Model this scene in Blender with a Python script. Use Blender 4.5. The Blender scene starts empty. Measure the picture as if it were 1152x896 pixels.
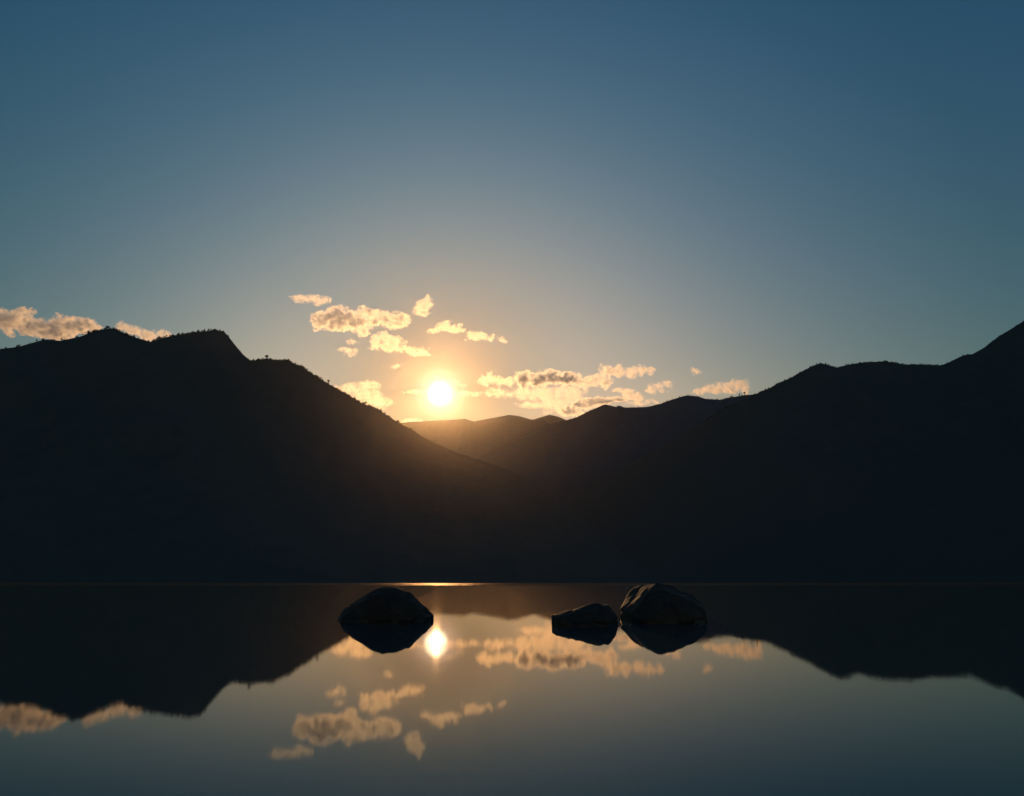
import bpy, bmesh, math, random, os
from mathutils import Vector, noise, Matrix
random.seed(7)
S = bpy.context.scene
COL = S.collection

# ------------------------------------------------------------------ camera
W0, H0, F0 = 1152.0, 896.0, 830.0            # photo size and focal length in photo pixels
PITCH, CAM_H = 0.1574, 2.0
cam = bpy.data.cameras.new('camera')
cam.sensor_width = 36.0
cam.lens = F0 / W0 * 36.0
cam.clip_start, cam.clip_end = 0.1, 90000.0
cam_ob = bpy.data.objects.new('camera', cam)
COL.objects.link(cam_ob)
cam_ob.location = (0, 0, CAM_H)
cam_ob.rotation_euler = (math.pi / 2 + PITCH, 0, 0)
S.camera = cam_ob
CP, SP = math.cos(PITCH), math.sin(PITCH)


def ray(px, py):
    a, b = (px - W0 / 2) / F0, (H0 / 2 - py) / F0
    return Vector((a, CP - b * SP, SP + b * CP))


def at(px, py, Y):
    """world point measured from the photo, standing at depth Y"""
    d = ray(px, py)
    t = Y / d.y
    return Vector((d.x * t, Y, CAM_H + d.z * t))


# ------------------------------------------------------------------ render settings
S.render.engine = 'CYCLES'
S.view_settings.view_transform = 'Standard'
S.view_settings.look = 'None'
S.view_settings.exposure = 0
S.view_settings.gamma = 1
cy = S.cycles
cy.use_denoising = True
try:
    cy.denoiser = 'OPENIMAGEDENOISE'
    cy.denoising_input_passes = 'RGB_ALBEDO_NORMAL'
except Exception:
    pass
cy.max_bounces = 7
cy.diffuse_bounces = 2
cy.glossy_bounces = 3
cy.transmission_bounces = 2
cy.volume_bounces = 5
cy.transparent_max_bounces = 16
cy.volume_max_steps = 512
cy.sample_clamp_indirect = 4.0

# ------------------------------------------------------------------ light
SUN = ray(495, 443).normalized()
SUN_EL = math.asin(SUN.z)
SUN_AZ = math.atan2(SUN.x, SUN.y)
sun = bpy.data.lights.new('sun', 'SUN')
sun.energy = 2.0
sun.angle = math.radians(0.5)
sun.color = (1.0, 0.52, 0.20)
sun_ob = bpy.data.objects.new('sun', sun)
COL.objects.link(sun_ob)
sun_ob.rotation_euler = (-SUN).to_track_quat('-Z', 'Y').to_euler()
sun_ob.location = (-300, 2000, 900)


# ------------------------------------------------------------------ node helpers
class Nodes:
    def __init__(self, tree):
        self.t = tree

    def new(self, kind, **kw):
        n = self.t.nodes.new(kind)
        for k, v in kw.items():
            setattr(n, k, v)
        return n

    def link(self, a, b):
        self.t.links.new(a, b)

    def _in(self, sock, v):
        if v is None:
            return
        if hasattr(v, 'is_output'):
            self.link(v, sock)
        else:
            sock.default_value = v

    def math(self, op, a, b=None, c=None, clamp=False):
        n = self.new('ShaderNodeMath', operation=op, use_clamp=clamp)
        for i, v in enumerate((a, b, c)):
            self._in(n.inputs[i], v)
        return n.outputs[0]

    def vec(self, op, a, b=None, out=0):
        n = self.new('ShaderNodeVectorMath', operation=op)
        self._in(n.inputs[0], a)
        if b is not None:
            if op == 'SCALE':
                self._in(n.inputs[3], b)
            else:
                self._in(n.inputs[1], b)
        return n.outputs[out]

    def noise(self, vec, scale, detail=4, rough=0.55, dim='3D'):
        n = self.new('ShaderNodeTexNoise', noise_dimensions=dim)
        if vec is not None:
            self.link(vec, n.inputs['Vector'])
        n.inputs['Scale'].default_value = scale
        n.inputs['Detail'].default_value = detail
        n.inputs['Roughness'].default_value = rough
        return n.outputs['Fac']

    def maprange(self, v, a, b, c=0.0, d=1.0, kind='SMOOTHSTEP'):
        n = self.new('ShaderNodeMapRange', interpolation_type=kind)
        self._in(n.inputs[0], v)
        for i, x in enumerate((a, b, c, d)):
            self._in(n.inputs[i + 1], x)
        return n.outputs[0]

    def mixcol(self, f, a, b):
        n = self.new('ShaderNodeMix', data_type='RGBA')
        self._in(n.inputs[0], f)
        self._in(n.inputs[6], a)
        self._in(n.inputs[7], b)
        return n.outputs[2]


def material(name):
    m = bpy.data.materials.new(name)
    m.use_nodes = True
    nt = m.node_tree
    return m, Nodes(nt), nt.nodes['Principled BSDF'], nt.nodes['Material Output']


# ------------------------------------------------------------------ world: graded physical sky, sun disc and aureole
#GRADE
GRADE = [(0.0202, -0.267, -1.2224, -0.7706, -0.3064, 0.2833, -0.1793, -3.1366), (-0.5026, 0.0884, -0.7713, 0.8235, -0.4356, 0.1589, 0.196, -2.5111), (-0.64, -0.2753, -0.764, 1.7911, -0.6938, 0.1997, 0.5374, -2.2718)]
#ENDGRADE
SKY_STR = 0.06
world = bpy.data.worlds.new('World')
S.world = world
world.use_nodes = True
wn = Nodes(world.node_tree)
bg = world.node_tree.nodes['Background']
sky = wn.new('ShaderNodeTexSky', sky_type='NISHITA', sun_disc=False)
sky.sun_elevation = SUN_EL
sky.sun_rotation = SUN_AZ
sky.air_density = 1.0
sky.dust_density = 1.0
sky.ozone_density = 2.0
tc = wn.new('ShaderNodeTexCoord')
dirv = wn.vec('NORMALIZE', tc.outputs['Generated'])
cosang = wn.vec('DOT_PRODUCT', dirv, tuple(SUN), out=1)
ang = wn.math('ARCCOSINE', wn.math('MINIMUM', cosang, 1.0))            # radians from the sun
angc = wn.math('MINIMUM', ang, 0.70)
sep = wn.new('ShaderNodeSeparateXYZ')
wn.link(dirv, sep.inputs[0])
elev = wn.math('ARCSINE', sep.outputs[2])
elevc = wn.math('MINIMUM', wn.math('MAXIMUM', elev, 0.0), 0.62)
xh = wn.math('MINIMUM', wn.math('MAXIMUM', sep.outputs[0], -0.62), 0.62)
near = wn.math('EXPONENT', wn.math('MULTIPLY', angc, -9.5))
terms = [angc, wn.math('MULTIPLY', angc, angc), elevc, wn.math('MULTIPLY', elevc, elevc), xh, wn.math('MULTIPLY', xh, xh), near]
chan = []
for k in range(3):
    p = GRADE[k][0]
    for co, tm in zip(GRADE[k][1:], terms):
        p = wn.math('MULTIPLY_ADD', tm, co, p)
    chan.append(wn.math('EXPONENT', p))
comb = wn.new('ShaderNodeCombineXYZ')
for k in range(3):
    wn.link(chan[k], comb.inputs[k])
base = wn.vec('MULTIPLY', sky.outputs[0], comb.outputs[0])
# the sun: a small clipped disc with a soft aureole of dusty air round it
deg = wn.math('MULTIPLY', ang, 180 / math.pi)


def gauss(sig, col):
    q = wn.math('DIVIDE', deg, sig)
    g = wn.math('EXPONENT', wn.math('MULTIPLY', wn.math('MULTIPLY', q, q), -0.5))
    return wn.vec('SCALE', col, g)


core = wn.vec('SCALE', (1.0, 0.86, 0.62), wn.maprange(deg, 1.05, 0.35, 0.0, 4.5))
tot = wn.vec('ADD', core, gauss(0.85, (1.0, 0.74, 0.66)))
tot = wn.vec('ADD', tot, gauss(1.8, (0.25, 0.15, 0.08)))
tot = wn.vec('SCALE', tot, 1.0 / SKY_STR)
# unseen rosy sky glow added behind the camera to warm camera-facing slopes and boulders
rose_fill = wn.math('MULTIPLY', wn.maprange(sep.outputs[1], 0.05, -0.5), wn.maprange(elev, 0.75, 0.12))
tot = wn.vec('ADD', tot, wn.vec('SCALE', (0.075 / SKY_STR, 0.032 / SKY_STR, 0.016 / SKY_STR), rose_fill))
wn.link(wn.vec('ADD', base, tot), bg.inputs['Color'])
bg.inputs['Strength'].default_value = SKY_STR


# ------------------------------------------------------------------ object helpers
def link_mesh(name, verts, faces, mat, parent=None, smooth=True, **props):
    me = bpy.data.meshes.new(name)
    me.from_pydata([tuple(v) for v in verts], [], faces)
    me.validate()
    me.update()
    if smooth:
        me.shade_smooth()
    if mat:
        me.materials.append(mat)
    o = bpy.data.objects.new(name, me)
    COL.objects.link(o)
    o.parent = parent
    for k, v in props.items():
        o[k] = v
    return o


def bm_object(name, bm, mat, parent=None, smooth=True, **props):
    me = bpy.data.meshes.new(name)
    bm.to_mesh(me)
    bm.free()
    if smooth:
        me.shade_smooth()
    if mat:
        me.materials.append(mat)
    o = bpy.data.objects.new(name, me)
    COL.objects.link(o)
    o.parent = parent
    for k, v in props.items():
        o[k] = v
    return o


def fbm(x, y, z=0.0, octs=5):
    return noise.fractal(Vector((x, y, z)), 0.9, 2.1, octs, noise_basis='PERLIN_ORIGINAL')


def lerp_profile(pts, x):
    if x <= pts[0][0]:
        return pts[0][1]
    for (x0, y0), (x1, y1) in zip(pts, pts[1:]):
        if x <= x1:
            t = (x - x0) / (x1 - x0)
            return y0 + (y1 - y0) * t
    return pts[-1][1]


# ------------------------------------------------------------------ materials of the land
def land_material(name, dark, light, scale, foot=None):
    m, n, b, out = material(name)
    g = n.new('ShaderNodeNewGeometry')
    f = n.noise(g.outputs['Position'], scale, 8, 0.6)
    f2 = n.noise(g.outputs['Position'], scale * 9, 5, 0.6)
    ff = n.maprange(n.math('ADD', n.math('MULTIPLY', f, 0.6), n.math('MULTIPLY', f2, 0.4)), 0.38, 0.62)
    col = n.mixcol(ff, (*dark, 1), (*light, 1))
    if foot:                                            # blends into the foot tone low on the slope
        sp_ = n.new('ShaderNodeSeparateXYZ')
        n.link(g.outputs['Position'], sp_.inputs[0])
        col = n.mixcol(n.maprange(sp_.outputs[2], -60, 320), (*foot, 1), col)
    n.link(col, b.inputs['Base Color'])
    b.inputs['Roughness'].default_value = 0.95
    b.inputs['Specular IOR Level'].default_value = 0.0
    return m


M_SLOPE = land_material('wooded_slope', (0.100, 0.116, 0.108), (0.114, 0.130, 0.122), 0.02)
M_HAZE_BLUE = land_material('haze_blue_slope', (0.066, 0.110, 0.135), (0.076, 0.122, 0.148), 0.02, (0.098, 0.112, 0.106))  # bluish base colour stands in for aerial haze, dropped at the foot
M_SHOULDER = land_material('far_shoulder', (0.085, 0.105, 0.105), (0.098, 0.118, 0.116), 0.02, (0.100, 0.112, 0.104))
M_GROUND = land_material('dark_meadow', (0.012, 0.014, 0.010), (0.032, 0.034, 0.024), 0.3)
M_LEAF = land_material('forest_leaves', (0.040, 0.055, 0.045), (0.09, 0.11, 0.085), 0.4)
M_BARK = land_material('tree_bark', (0.03, 0.025, 0.02), (0.07, 0.06, 0.05), 2.0)

# ------------------------------------------------------------------ mountains
LEFT = [(-420, 432), (-250, 415), (-120, 402), (-40, 396), (0, 392.8), (22, 390), (40, 385), (50, 382.2), (60, 382.6), (67, 383.8), (89, 379.3),
        (100, 375), (108, 372.4), (122, 370), (130, 370.2), (144, 377.2), (158, 381.5), (169.5, 384.8), (180, 381.5), (189, 379),
        (208, 376.4), (228, 373.3), (241.7, 371.3), (250, 372.6), (255, 376), (261, 384), (268, 392.5), (273.6, 399), (282, 406.5),
        (290, 405.8), (300, 403.7), (307, 405.2), (325, 406.4), (338.6, 412.5), (355.6, 423.4), (372.6, 433.8), (394.5, 446),
        (406.6, 453.8), (420, 458), (433.4, 466), (448, 475.7), (459, 481.5), (473.7, 490), (491, 499.5), (518, 511), (547, 520),
        (572, 529), (597, 541), (611, 552), (640, 573), (665, 590), (700, 615), (735, 645), (760, 662)]
FAR = [(300, 505), (400, 486), (440, 478), (459, 475), (481, 473.7), (505.6, 472.7), (523, 471.3), (533, 474.2), (542.5, 472.7), (557, 470),
       (572, 467), (584, 468.3), (596.6, 471.9), (603, 472), (609, 471.3), (618.7, 476.7), (640, 486), (700, 506), (800, 530)]
FARTHEST = [(540, 490), (585, 478), (605, 470.5), (618, 466.8), (628, 469), (637, 472.8), (655, 480), (700, 492)]
MID = [(520, 525), (560, 504), (600, 487), (620, 477.7), (648.5, 469.8), (664, 462), (681, 455), (687, 456.5), (693, 458), (697, 456.4), (703, 458.6),
       (726.7, 458.2), (742, 454.9), (758, 449), (772, 445), (784, 446), (794, 449), (810, 450.3), (818, 447.7), (836, 445.2),
       (850, 444), (880, 440), (930, 445), (1000, 450)]
RIGHT = [(560, 585), (640, 556), (680, 536), (720, 515), (760, 493), (796, 472), (815, 459.5), (838, 450), (846, 445.2), (857.5, 440.3),
         (866, 437), (874.8, 431.6), (892, 424), (902, 418), (912, 413), (922, 409), (931, 410.6), (941, 414), (952.6, 410.8), (970, 408),
         (993, 406.8), (1007, 408), (1019, 410.9), (1030, 410), (1059, 411.4), (1073.6, 405), (1084, 400), (1089.5, 398.7),
         (1094, 398.7), (1108, 390.6), (1122.6, 379.2), (1134, 372.4), (1152, 361), (1190, 342), (1240, 325), (1330, 312), (1500, 330)]


def mountain(name, prof, D, z0, front, back, cols, rows, rough, seed, label, jag=1.0, mat=None):
    x0, x1 = prof[0][0], prof[-1][0]
    verts, faces = [], []
    top = {}
    nf = rows
    nb = max(6, rows // 4)
    for i in range(cols + 1):
        px = x0 + (x1 - x0) * i / cols
        P = at(px, lerp_profile(prof, px), D)
        P.z += jag * D / F0 * 0.9 * fbm(px * 0.11, seed, 0, 4)
        top[i] = P
        for j in range(nf + nb + 1):
            if j <= nf:
                s = 1 - j / nf                     # 1 at the foot, 0 on the ridge
                s = s ** 1.15
                y = D - s * front
                w = (1 - s) ** 1.25
            else:
                s = (j - nf) / nb
                y = D + s * back
                w = (1 - s) ** 1.1
            h = z0 + (P.z - z0) * w
            x = P.x
            if 0 < s < 1:
                amp = rough * (P.z - z0) * min(1, 3.0 * s) * (1 - s)
                n = noise.ridged_multi_fractal(Vector((x / 420.0 * 2200 / D, y / 620.0 * 2200 / D, seed)), 0.9, 2.1, 5, 1.0, 2.0,
                                               noise_basis='PERLIN_ORIGINAL') - 1.15
                h += amp * n
                h += 4 * fbm(x / 30, y / 30, seed) * min(1, 6 * s)
            verts.append((x, y, h))
    R = nf + nb + 1
    for i in range(cols):
        for j in range(R - 1):
            a = i * R + j
            faces.append((a, a + R, a + R + 1, a + 1))
    return link_mesh(name, verts, faces, mat or M_SLOPE, label=label, kind='structure'), top


left_mt, LT = mountain('mountain', LEFT, 2200, -220, 1250, 900, 620, 70, 0.11, 3.1,
                       'dark wooded mountain with two blunt peaks falling towards the setting sun', jag=0.5)
far_mt, _ = mountain('mountain', FAR, 6600, -220, 3000, 1000, 320, 40, 0.10, 9.7,
                     'low hazy ridge glowing orange directly beneath the sun', jag=0.25, mat=M_HAZE_BLUE)
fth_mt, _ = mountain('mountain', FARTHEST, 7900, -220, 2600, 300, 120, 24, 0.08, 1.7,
                     'small pale farthest hilltop just showing in the dip between ridges', jag=0.2, mat=M_HAZE_BLUE)
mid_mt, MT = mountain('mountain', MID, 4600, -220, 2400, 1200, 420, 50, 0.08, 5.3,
                      'long middle ridge with a small nick, rising to the right of the dip', jag=0.3, mat=M_HAZE_BLUE)
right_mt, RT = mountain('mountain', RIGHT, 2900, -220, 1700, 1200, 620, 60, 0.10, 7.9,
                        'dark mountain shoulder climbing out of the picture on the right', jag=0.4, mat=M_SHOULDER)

# ------------------------------------------------------------------ ground and lake bed: one sheet out to the horizon
SHORE_Y = 21.95


def ground_z(x, y):
    d = y - SHORE_Y
    # distance outside of the pool rectangle
    ox = max(abs(x) - 90, 0)
    oy = max(d, -120 - y, 0)
    out = math.hypot(ox, oy)
    if out <= 0:
        edge = min(90 - abs(x), -d, y + 120)
        return -0.05 - min(1.4, 0.35 * edge)
    if d > 0:
        z = -0.03 - 0.16 * max(out - 0.3, 0)
        return max(z, -200.0) + 0.22 * fbm(x / 6, y / 6, 2) * min(1, out / 20)
    return 0.12 * min(1, out) + 0.2 * fbm(x / 9, y / 9, 4) * min(1, out / 5)


def axis(lim, first):
    v, step, a = [0.0], first, 0.0
    while a < lim:
        a += step
        v.append(a)
        step *= 1.22
    return v


ys = sorted(set([SHORE_Y + a for a in axis(24000, 0.25)] + [SHORE_Y - a for a in axis(9000, 0.5)]))
xs_h = [a for a in range(0, 90, 5)] + [90 + a for a in axis(14000, 0.5)]
xs = sorted(set([-a for a in xs_h] + xs_h))
gv = [(x, y, ground_z(x, y)) for y in ys for x in xs]
nx = len(xs)
gf = [(j * nx + i, j * nx + i + 1, (j + 1) * nx + i + 1, (j + 1) * nx + i) for j in range(len(ys) - 1) for i in range(nx - 1)]
link_mesh('ground', gv, gf, M_GROUND, label='dark flat land around the lake and under the mountains', kind='structure')

# ------------------------------------------------------------------ water
M_WATER, n, b, out = material('still_water')
g = n.new('ShaderNodeNewGeometry')
mp = n.new('ShaderNodeMapping')
n.link(g.outputs['Position'], mp.inputs['Vector'])
mp.inputs['Scale'].default_value = (1.0, 0.5, 1.0)
w1 = n.noise(mp.outputs[0], 0.9, 2, 0.5)
w2 = n.noise(mp.outputs[0], 4.5, 2, 0.5)
hh = n.math('ADD', n.math('MULTIPLY', w1, 0.0012), n.math('MULTIPLY', w2, 0.00008))
bp = n.new('ShaderNodeBump')
bp.inputs['Strength'].default_value = 1.0
bp.inputs['Distance'].default_value = 1.0
n.link(hh, bp.inputs['Height'])
# body of the water: dark teal scatter under a Fresnel mirror that cools as the view steepens
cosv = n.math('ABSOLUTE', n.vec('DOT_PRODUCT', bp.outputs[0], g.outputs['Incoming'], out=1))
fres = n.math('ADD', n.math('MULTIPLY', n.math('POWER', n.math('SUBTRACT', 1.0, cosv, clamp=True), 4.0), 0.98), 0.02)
body = n.new('ShaderNodeBsdfDiffuse')
body.inputs['Color'].default_value = (0.026, 0.066, 0.088, 1)
mir = n.new('ShaderNodeBsdfGlossy')
mir.inputs['Roughness'].default_value = 0.014
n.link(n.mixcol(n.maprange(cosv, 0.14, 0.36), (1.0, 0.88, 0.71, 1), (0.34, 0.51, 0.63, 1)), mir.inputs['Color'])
# capillary ripples far smaller than a pixel soften the mirror a little
cap = n.new('ShaderNodeTexNoise')
n.link(g.outputs['Position'], cap.inputs['Vector'])
cap.inputs['Scale'].default_value = 310.0
cap.inputs['Detail'].default_value = 1.0
jit = n.vec('MULTIPLY', n.vec('SUBTRACT', cap.outputs['Color'], (0.5, 0.5, 0.5)), (0.010, 0.010, 0.0))
n.link(n.vec('NORMALIZE', n.vec('ADD', bp.outputs[0], jit)), mir.inputs['Normal'])
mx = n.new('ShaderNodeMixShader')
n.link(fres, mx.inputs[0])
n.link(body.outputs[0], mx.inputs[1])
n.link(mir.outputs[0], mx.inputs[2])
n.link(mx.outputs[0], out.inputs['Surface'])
wx, wy0, wy1 = 90.0, -120.0, SHORE_Y
link_mesh('water', [(-wx, wy0, 0), (wx, wy0, 0), (wx, wy1, 0), (-wx, wy1, 0)], [(0, 1, 2, 3)], M_WATER,
          label='mirror still lake reflecting sky, sun and mountains', kind='structure')

# wet lip of the far bank
M_SHORE, n, b, out = material('wet_shore')
g = n.new('ShaderNodeNewGeometry')
f = n.noise(g.outputs['Position'], 6.0, 6, 0.6)
n.link(n.mixcol(f, (0.02, 0.02, 0.018, 1), (0.07, 0.065, 0.055, 1)), b.inputs['Base Color'])
b.inputs['Roughness'].default_value = 0.9
b.inputs['Specular IOR Level'].default_value = 0.0
bp = n.new('ShaderNodeBump')
bp.inputs['Strength'].default_value = 1.0
bp.inputs['Distance'].default_value = 1.0
n.link(n.math('MULTIPLY', n.noise(g.outputs['Position'], 14.0, 4, 0.6), 0.012), bp.inputs['Height'])
n.link(bp.outputs[0], b.inputs['Normal'])
film = n.new('ShaderNodeBsdfGlossy')
film.inputs['Roughness'].default_value = 0.25
film.inputs['Color'].default_value = (1.0, 0.86, 0.72, 1)
n.link(bp.outputs[0], film.inputs['Normal'])
mx = n.new('ShaderNodeMixShader')
mx.inputs[0].default_value = 0.042
n.link(b.outputs[0], mx.inputs[1])
n.link(film.outputs[0], mx.inputs[2])
n.link(mx.outputs[0], out.inputs['Surface'])
sv, sf = [], []
prof = [(-0.30, -0.030), (-0.18, -0.004), (-0.08, 0.004), (0.0, 0.012), (0.06, 0.017), (0.11, 0.021), (0.16, 0.022), (0.26, 0.018),
        (0.6, 0.0), (1.2, -0.10)]
NSEG = 1440
for i in range(NSEG + 1):
    x = -90 + 180 * i / NSEG
    for dy, dz in prof:
        sv.append((x, SHORE_Y + dy + 0.03 * fbm(x * 0.9, 1.0, 0, 3), dz + 0.006 * fbm(x * 2.3, dy * 3, 5, 4) * (1 if dz > 0 else 0)))
k = len(prof)
for i in range(NSEG):
    for j in range(k - 1):
        a = i * k + j
        sf.append((a, a + k, a + k + 1, a + 1))
link_mesh('shore', sv, sf, M_SHORE, label='thin wet bank along the far edge of the water glinting under the sun', kind='structure')

#AIR
# ------------------------------------------------------------------ hazy air filling the valley up to the sky
m = bpy.data.materials.new('hazy_air')
m.use_nodes = True
hn = Nodes(m.node_tree)
m.node_tree.nodes.remove(m.node_tree.nodes['Principled BSDF'])
vs = hn.new('ShaderNodeVolumeScatter')
vs.inputs['Color'].default_value = (1.0, 0.92, 0.80, 1)
vs.inputs['Density'].default_value = 3.3e-6
vs.inputs['Anisotropy'].default_value = 0.932
hn.link(vs.outputs[0], m.node_tree.nodes['Material Output'].inputs['Volume'])
m.cycles.homogeneous_volume = True
bm = bmesh.new()
bmesh.ops.create_cube(bm, size=1.0)
for v in bm.verts:
    v.co = Vector((v.co.x * 24000, 2900 + v.co.y * 11000, 1250 + v.co.z * 3300))
bm_object('sky', bm, m, smooth=False, label='thin dusty evening air glowing around the low sun', kind='structure')
#ENDAIR

# ------------------------------------------------------------------ clouds: small sunlit cumulus, each a body of fine droplets
CLOUD_Y = 7400.0
UNIT = CLOUD_Y / F0


def cloud_material(blobs, dens, fine, wob, gain):
    m = bpy.data.materials.new('cloud_droplets')
    m.use_nodes = True
    n = Nodes(m.node_tree)
    m.node_tree.nodes.remove(m.node_tree.nodes['Principled BSDF'])
    g = n.new('ShaderNodeNewGeometry')
    P = g.outputs['Position']
    wn_ = n.new('ShaderNodeTexNoise')
    n.link(P, wn_.inputs['Vector'])
    wn_.inputs['Scale'].default_value = 1 / (11 * UNIT)
    wn_.inputs['Detail'].default_value = 2
    w = n.vec('SCALE', n.vec('SUBTRACT', wn_.outputs['Color'], (0.5, 0.5, 0.5)), 9.0 * UNIT * wob)
    Q = n.vec('ADD', P, w)
    field = None
    for c, r in blobs:
        q = n.vec('DIVIDE', n.vec('SUBTRACT', Q, tuple(c)), tuple(r))
        f = n.math('SUBTRACT', 1.0, n.vec('LENGTH', q, out=1))
        field = f if field is None else n.math('MAXIMUM', field, f)
    fa = n.noise(P, 1 / (fine * 2.0 * UNIT), 3, 0.55)
    fb = n.noise(P, 1 / (fine * 0.7 * UNIT), 5, 0.68)
    f1 = n.math('ADD', n.math('MULTIPLY', fa, 0.5), n.math('MULTIPLY', fb, 0.5))
    v = n.math('ADD', n.math('MULTIPLY', n.math('MINIMUM', field, 0.5), 1.1), n.math('MULTIPLY', n.math('SUBTRACT', f1, 0.5), gain))
    d = n.maprange(v, 0.0, 0.46, 0.0, dens)
    fc = n.noise(P, 1 / (fine * 1.1 * UNIT), 4, 0.6)
    d = n.math('MULTIPLY', d, n.maprange(fc, 0.38, 0.64, 0.22, 1.8))
    d = n.math('MULTIPLY', d, n.maprange(field, -0.12, 0.02))
    veil = n.math('MULTIPLY', n.maprange(fa, 0.44, 0.66), n.maprange(field, -0.25, 0.45, 0.0, 0.07 * dens))
    d = n.math('ADD', d, veil)
    vs = n.new('ShaderNodeVolumeScatter')
    vs.inputs['Color'].default_value = (1.0, 0.93, 0.80, 1)
    vs.inputs['Anisotropy'].default_value = CLOUD_G
    n.link(d, vs.inputs['Density'])
    n.link(vs.outputs[0], m.node_tree.nodes['Material Output'].inputs['Volume'])
    return m


CLOUD_G = 0.70


def cloud(label, blobs, dens=1.0, fine=4.6, wob=1.2, gain=5.5, group=None):
    bl = []
    for b in blobs:
        px, py, rx, ry = b[:4]
        dz = (b[4] if len(b) > 4 else 0.0) * UNIT
        c = at(px, py, CLOUD_Y + dz)
        k = c.y / ray(px, py).y / F0
        bl.append((c, Vector((rx * k, max(ry * 1.3, 0.55 * rx) * k, ry * k))))
    rnd = random.Random(label)
    for c, r in list(bl)[:6]:                           # torn scraps drifting round the edge
        a = rnd.uniform(0, 6.28)
        q = Vector((c.x + r.x * 1.12 * math.cos(a), c.y, c.z + r.z * 1.2 * math.sin(a)))
        k = rnd.uniform(0.22, 0.42)
        bl.append((q, Vector((max(r.x * k, 2 * UNIT), r.y * k, max(r.z * k, 1.3 * UNIT)))))
    bm = bmesh.new()
    for c, r in bl:
        ret = bmesh.ops.create_icosphere(bm, subdivisions=3, radius=1.0)
        for v in ret['verts']:
            v.co = Vector((c.x + v.co.x * (r.x * 1.10 + 5.0 * UNIT), c.y + v.co.y * (r.y * 1.10 + 5.0 * UNIT),
                           c.z + v.co.z * (r.z * 1.10 + 5.0 * UNIT)))
    me = bpy.data.meshes.new('tmp')
    bm.to_mesh(me)
    bm.free()
    tmp = bpy.data.objects.new('tmp', me)
    COL.objects.link(tmp)
    md = tmp.modifiers.new('r', 'REMESH')
    md.mode = 'VOXEL'
    md.voxel_size = 2.2 * UNIT
    dg = bpy.context.evaluated_depsgraph_get()
    dg.update()
    hull = bpy.data.meshes.new_from_object(tmp.evaluated_get(dg))
    bpy.data.objects.remove(tmp)
    bpy.data.meshes.remove(me)
    cen = sum((c for c, r in bl), Vector()) / len(bl)
    for v in hull.vertices:
        v.co -= cen
    hull.name = 'cloud'
    hull.materials.clear()
    mat = cloud_material(bl, dens * DENS0, fine, wob, gain)
    ext = [max(v.co[k] for v in hull.vertices) - min(v.co[k] for v in hull.vertices) for k in range(3)]
    mat.cycles.volume_step_rate = min(1.0, max(0.05, 1.6 * UNIT / (0.1 * sum(ext) / 3)))
    hull.materials.append(mat)
    o = bpy.data.objects.new('cloud', hull)
    COL.objects.link(o)
    o.location = cen
    o['label'], o['category'] = label, 'cloud'
    o['group'] = group or 'small sunlit clouds in the evening sky'
    return o


DENS0 = 0.015
cloud('long ragged grey topped cloud at the left picture edge, running behind the first mountain peak',
      [(8, 360, 20, 12), (28, 350, 12, 6), (42, 368, 22, 11), (70, 368, 24, 11, 6), (92, 367, 22, 9, 6), (60, 377, 26, 5)], dens=1.7)
cloud('low orange cloud tucked in the saddle between the two peaks of the left mountain',
      [(138, 368, 9, 6), (152, 373, 12, 7), (168, 378, 14, 7), (182, 377, 9, 5)])
cloud('thin flat cloud at the upper left end of the cloud cluster above the sun',
      [(338, 336, 12, 4), (352, 337, 14, 5), (364, 338, 9, 4)], dens=0.6)
cloud('largest cloud of the cluster left above the sun, long with a shaded orange middle',
      [(363, 360, 13, 11), (380, 359, 20, 14, 4), (400, 362, 20, 12), (415, 354, 14, 8), (432, 360, 20, 9), (450, 361, 13, 8)], dens=1.35)
cloud('bright lump hanging below the right end of the largest cloud',
      [(430, 383, 14, 7), (443, 386, 14, 8), (436, 390, 18, 6)])
cloud('small flat cloud just right of the hanging lump, straight above the sun streak', [(462, 394, 10, 5), (476, 396, 9, 5), (470, 397, 14, 4)])
cloud('round puff on its own at the top right of the cloud cluster', [(476, 345, 9, 8), (480, 341, 7, 6), (472, 352, 10, 4)])
cloud('knobbly little cloud below and right of the round puff', [(488, 372, 9, 4), (502, 368, 11, 6), (512, 371, 11, 5)])
cloud('smooth tapered little cloud sloping down to the right, right of the knobbly one', [(530, 377, 9, 5), (540, 379, 12, 5), (550, 381, 8, 4)])
cloud('tiny fleck of cloud farthest right of the upper cluster', [(564, 381, 6, 3), (569, 384, 4, 2.5)], dens=0.6)
cloud('tiny wisp floating below the largest cloud', [(394, 397, 8, 4), (384, 394, 7, 2.5), (396, 385, 7, 4)], dens=0.5)
cloud('wispy cloud resting on the left mountain slope, left of the sun',
      [(392, 438, 18, 7), (412, 434, 16, 6), (410, 444, 20, 8), (424, 452, 18, 6)], dens=0.45, gain=5.5)
cloud('thin streak of cloud sliced by the sun disc', [(466, 440, 12, 2.2), (494, 441, 24, 3), (526, 443, 18, 3.2), (540, 444, 6, 2)], dens=0.5)
cloud('faint little cloud touching the upper right of the sun', [(508, 430, 9, 4), (518, 433, 7, 3)], dens=0.35)
cloud('tiny pale dash of cloud between the hanging lump and the sun', [(442, 413, 9, 2.5)], dens=0.45)
cloud('pale bright cloud first in the band right of the sun', [(548, 428, 11, 7), (562, 428, 11, 6), (572, 428, 8, 6)], dens=0.8)
cloud('dark hearted cloud with a bright rim in the band right of the sun',
      [(588, 427, 12, 9), (604, 428, 14, 9), (622, 424, 20, 8, 5), (634, 426, 18, 8, 5), (645, 426, 9, 6)], dens=2.3, gain=3.6)
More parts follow.
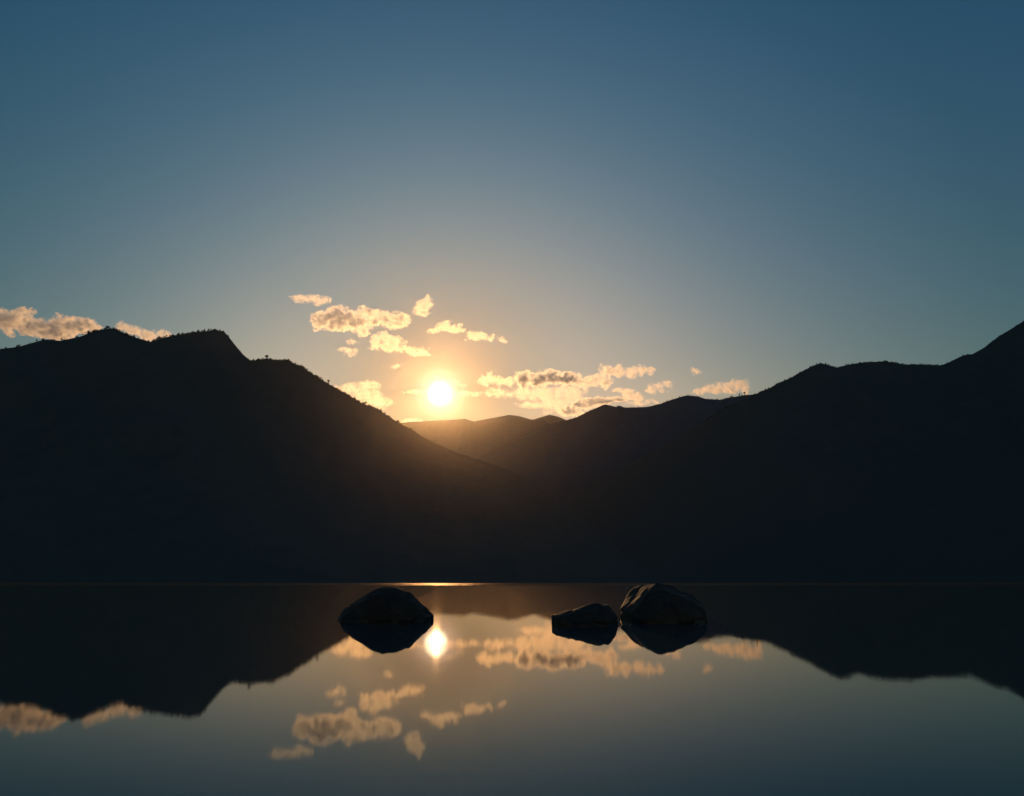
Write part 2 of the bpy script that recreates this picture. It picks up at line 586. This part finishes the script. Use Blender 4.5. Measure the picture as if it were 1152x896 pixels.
cloud('puffy cloud climbing to the upper right of the dark hearted one',
      [(656, 431, 13, 6), (672, 428, 12, 8), (684, 418, 10, 7), (694, 418, 9, 7), (680, 430, 11, 7)])
cloud('small puffs at the top right end of the cloud band', [(710, 420, 9, 7), (722, 416, 11, 6), (732, 416, 7, 4)], dens=0.8)
cloud('broad broken veil of cloud spread under the band down to the hilltops',
      [(560, 442, 18, 6), (588, 442, 20, 8), (610, 444, 24, 9), (640, 442, 22, 8), (625, 455, 22, 8), (600, 456, 18, 4), (648, 452, 14, 7)],
      dens=0.4, gain=5.5)
cloud('grey lens shaped cloud low against the middle ridge', [(655, 456, 18, 5), (672, 452, 22, 5), (690, 450, 18, 3), (640, 462, 14, 7)], dens=2.0, gain=3.6)
cloud('orange tuft low above the nick in the middle ridge', [(706, 443, 10, 6), (716, 447, 9, 6), (700, 440, 7, 4)], dens=0.8)
cloud('curling wisp rising from the middle ridge beside the tuft', [(734, 438, 6, 7), (742, 434, 8, 5), (750, 432, 6, 4), (748, 439, 7, 3)], dens=0.6)
cloud('flat faint cloud lying along the middle ridge right of the tuft', [(722, 454, 12, 3), (734, 452, 8, 2.5)], dens=0.6)
cloud('tiny round cloud alone above the right end of the cloud band', [(785, 419, 6, 4), (781, 417, 4, 4)], dens=0.8)
cloud('rounded orange cloud sitting behind the ridge at the right end of the clouds',
      [(790, 440, 10, 4), (802, 438, 12, 6), (818, 437, 14, 7), (832, 434, 12, 7), (838, 437, 8, 5)])
cloud('narrow bright cloud peeping over the far ridge below the sun', [(462, 473, 14, 3), (474, 474, 10, 2.5)], dens=0.6)

# ------------------------------------------------------------------ boulders standing in the lake
M_ROCK, n, b, out = material('lake_boulder')
g = n.new('ShaderNodeNewGeometry')
f = n.math('ADD', n.math('MULTIPLY', n.noise(g.outputs['Position'], 2.2, 8, 0.65), 0.6), n.math('MULTIPLY', n.noise(g.outputs['Position'], 14, 6, 0.6), 0.4))
dry = n.mixcol(n.maprange(f, 0.38, 0.62), (0.032, 0.029, 0.025, 1), (0.054, 0.049, 0.042, 1))
sp = n.new('ShaderNodeSeparateXYZ')
n.link(g.outputs['Position'], sp.inputs[0])
zz = n.math('ADD', sp.outputs[2], n.math('MULTIPLY', n.math('SUBTRACT', f, 0.5), 0.12))
wet = n.maprange(zz, 0.05, 0.14, 1.0, 0.0)
n.link(n.mixcol(wet, dry, (0.018, 0.017, 0.015, 1)), b.inputs['Base Color'])
n.link(n.maprange(wet, 0, 1, 0.75, 0.3, 'LINEAR'), b.inputs['Roughness'])
b.inputs['Specular IOR Level'].default_value = 0.3
bp = n.new('ShaderNodeBump')
bp.inputs['Strength'].default_value = 0.4
bp.inputs['Distance'].default_value = 0.05
n.link(f, bp.inputs['Height'])
n.link(bp.outputs[0], b.inputs['Normal'])


def boulder(label, outline, Y, front, back, seed, extra=()):
    P = [at(px, py, Y) for px, py in outline]
    cx = sum(p.x for p in P) / len(P)
    pts = []
    for p in P:
        z = max(p.z, 0.0)
        pts.append(Vector((p.x, Y, z)))
        pts.append(Vector((cx + (p.x - cx) * 0.97, Y, z * 0.6 - 0.55)))
        rnd = random.Random(seed * 31 + int(p.x * 97))
        pts.append(Vector((cx + (p.x - cx) * 0.86, Y - front * rnd.uniform(0.55, 0.7), z * rnd.uniform(0.72, 0.86))))
        pts.append(Vector((cx + (p.x - cx) * 0.55, Y - front, z * rnd.uniform(0.30, 0.45))))
        pts.append(Vector((cx + (p.x - cx) * 0.60, Y - front * 1.05, -0.5)))
        pts.append(Vector((cx + (p.x - cx) * 0.7, Y + back * rnd.uniform(0.8, 1.0), z * 0.6)))
        pts.append(Vector((cx + (p.x - cx) * 0.7, Y + back, -0.5)))
    for px, py, dy in extra:
        pts.append(at(px, py, Y + dy))
    bm = bmesh.new()
    for p in pts:
        bm.verts.new(p)
    r = bmesh.ops.convex_hull(bm, input=bm.verts)
    dead = list({e for e in r['geom_interior'] + r['geom_unused'] if isinstance(e, bmesh.types.BMVert) and e.is_valid})
    bmesh.ops.delete(bm, geom=dead, context='VERTS')
    bmesh.ops.remove_doubles(bm, verts=bm.verts, dist=0.03)
    bmesh.ops.delete(bm, geom=[v for v in bm.verts if not v.link_faces], context='VERTS')
    bmesh.ops.dissolve_limit(bm, angle_limit=math.radians(9), verts=bm.verts, edges=bm.edges)
    bmesh.ops.bevel(bm, geom=list(bm.edges), offset=0.03, segments=2, affect='EDGES', profile=0.6, clamp_overlap=True)
    bmesh.ops.triangulate(bm, faces=bm.faces)
    for _ in range(4):
        long = [e for e in bm.edges if e.calc_length() > 0.06]
        if not long:
            break
        bmesh.ops.subdivide_edges(bm, edges=long, cuts=1)
        bmesh.ops.triangulate(bm, faces=[f for f in bm.faces if len(f.verts) > 3])
    bm.normal_update()
    for v in bm.verts:
        q = v.co * 1.6 + Vector((seed, seed * 2, 0))
        d = 0.030 * noise.fractal(q * 1.3, 0.8, 2.1, 5) - 0.028 * max(0, 0.12 - abs(noise.noise(q * 1.1))) / 0.12
        v.co += v.normal * d
    cen = Vector((cx, Y, 0))
    for v in bm.verts:
        v.co -= cen
    o = bm_object('boulder', bm, M_ROCK, smooth=True, label=label, category='boulder', group='dark boulders standing in the water')
    o.location = cen
    return o


boulder('dark pointed boulder standing alone in the water left of the sun reflection',
        [(378, 700), (380, 694), (388, 683), (403, 673.5), (420, 664), (432, 660.5), (447, 661), (462, 666), (477, 679), (489, 691), (487, 699)],
        14.75, 0.45, 0.5, 3)
boulder('low flat boulder, smallest of the three, left of the largest one',
        [(620, 703), (621, 691), (645, 684.5), (672, 679), (684, 679), (692, 688), (697, 697), (696, 704)], 14.2, 0.42, 0.4, 5)
boulder('largest boulder, rounded with a small peak, rightmost of the three in the water',
        [(699, 700), (698, 685), (711, 673), (726, 663), (736, 655), (743, 655), (757, 659.5), (776, 668), (790, 679), (795, 688), (793, 700)],
        14.95, 0.75, 0.6, 8, extra=[(704, 670, 0.45), (714, 660, 0.5)])

# ------------------------------------------------------------------ trees
def crown_bm(bm, c, rx, rz, rnd, leaves, spread=1.0):
    for _ in range(leaves):
        while True:
            q = Vector((rnd.uniform(-1, 1), rnd.uniform(-1, 1), rnd.uniform(-1, 1)))
            if 0.15 < q.length < 1:
                break
        taper = 1 - 0.35 * max(0, q.z)
        p = c + Vector((q.x * rx * taper, q.y * rx * taper, q.z * rz))
        s = rx * rnd.uniform(0.24, 0.46) * spread
        a = Vector((rnd.gauss(0, 1), rnd.gauss(0, 1), rnd.gauss(0, 1))).normalized()
        u = a.orthogonal().normalized()
        w = a.cross(u)
        k = rnd.randint(4, 6)
        t0 = rnd.uniform(0, 6.28)
        vs_ = [bm.verts.new(p + (u * math.cos(t0 + 6.283 * i / k) + w * math.sin(t0 + 6.283 * i / k)) * s * rnd.uniform(0.6, 1.2)) for i in range(k)]
        bm.faces.new(vs_)


def forest(name, top, prof, D, px0, px1, step, size, rows, seed, label, dens):
    rnd = random.Random(seed)
    x0, x1 = prof[0][0], prof[-1][0]
    cols = len(top) - 1
    bm = bmesh.new()
    px = px0
    while px < px1:
        i = min(max(int((px - x0) / (x1 - x0) * cols), 0), cols)
        P = top[i]
        for r in range(rows):
            if rnd.random() < dens(px):
                h = size * (0.38 + 0.62 * rnd.random() ** 2.2) * (0.75 + 0.5 * noise.noise(Vector((px * 0.15, seed, 0))))
                c = P + Vector((rnd.uniform(-3, 3), -rnd.uniform(0, 14) * (r > 0), h * 0.28 - (r > 0) * 2.0))
                crown_bm(bm, c, h * rnd.uniform(0.30, 0.48), h * 0.48, rnd, 44, 1.15)
        px += step * rnd.uniform(0.5, 1.5)
    return bm_object(name, bm, M_LEAF, smooth=False, label=label, kind='stuff')


def d_left(px):
    for a, b_, v in ((-80, 40, 0.10), (40, 100, 0.22), (100, 150, 0.7), (150, 175, 0.35), (175, 255, 0.75), (255, 282, 0.25), (282, 360, 1.0),
                     (360, 455, 0.6), (455, 470, 0.3), (470, 640, 0.0)):
        if a <= px < b_:
            return v
    return 0.1


forest('forest', LT, LEFT, 2200, -60, 640, 1.7, 11.0, 3, 11, 'dark woods fringing the ridge of the left mountain', d_left)
forest('forest', MT, MID, 4600, 620, 850, 1.8, 14.0, 2, 12, 'thin woods fringing the middle ridge', lambda px: 0.75 if px > 800 else 0.3)
forest('forest', RT, RIGHT, 2900, 796, 1200, 1.8, 11.0, 2, 13, 'dark woods fringing the right mountain shoulder', lambda px: 0.75 if px < 1060 else 0.25)


def tree(label, px, prof, top, h, wid, seed):
    rnd = random.Random(seed)
    x0, x1 = prof[0][0], prof[-1][0]
    i = int((px - x0) / (x1 - x0) * (len(top) - 1))
    base = top[i] - Vector((0, 0, 1.2))
    e = bpy.data.objects.new('tree', None)
    COL.objects.link(e)
    e.location = base
    e['label'], e['category'], e['group'] = label, 'tree', 'single trees breaking the skyline'
    bm = bmesh.new()
    prev = None
    for k in range(6):
        z = h * 0.8 * k / 5
        r = h * 0.045 * (1 - k / 6.5)
        off = Vector((0.03 * h * math.sin(k * 1.3 + seed), 0.02 * h * math.cos(k + seed), z))
        ring = [bm.verts.new(off + Vector((r * math.cos(t * 1.0472), r * math.sin(t * 1.0472), 0))) for t in range(6)]
        if prev:
            for t in range(6):
                bm.faces.new((prev[t], prev[(t + 1) % 6], ring[(t + 1) % 6], ring[t]))
        prev = ring
    for k in range(5):                                  # limbs
        a = rnd.uniform(0, 6.28)
        z = h * rnd.uniform(0.35, 0.65)
        q = Vector((0, 0, z))
        t = q + Vector((math.cos(a) * wid * 0.7, math.sin(a) * wid * 0.7, h * 0.15))
        s = Vector((-math.sin(a), math.cos(a), 0)) * h * 0.012
        bm.faces.new([bm.verts.new(q - s), bm.verts.new(q + s), bm.verts.new(t)])
    bm_object('trunk', bm, M_BARK, parent=e)
    bm = bmesh.new()
    for k in range(5):
        c = Vector((rnd.uniform(-0.5, 0.5) * wid, rnd.uniform(-0.5, 0.5) * wid, h * rnd.uniform(0.5, 0.85)))
        crown_bm(bm, c, wid * rnd.uniform(0.45, 0.7), h * rnd.uniform(0.13, 0.22), rnd, 46, 0.8)
    bm_object('crown', bm, M_LEAF, parent=e, smooth=False)
    return e


tree('small tree on the left mountain slope just before the wispy cloud begins', 371, LEFT, LT, 15.0, 4.5, 1)
tree('small tree on the left mountain slope against the lower end of the wispy cloud', 413, LEFT, LT, 12, 4, 2)
tree('rounded tree on the left mountain ridge at the top of the slope above the saddle', 300, LEFT, LT, 14, 6.5, 3)
tree('rounded tree at the very top of the first left mountain peak', 122, LEFT, LT, 12.0, 5.5, 4)
tree('taller thin tree on the ridge under the right end of the rounded orange cloud', 838, MID, MT, 26.0, 7.0, 5)
tree('shorter tree on the ridge under the middle of the rounded orange cloud', 832, MID, MT, 18.0, 7.0, 6)
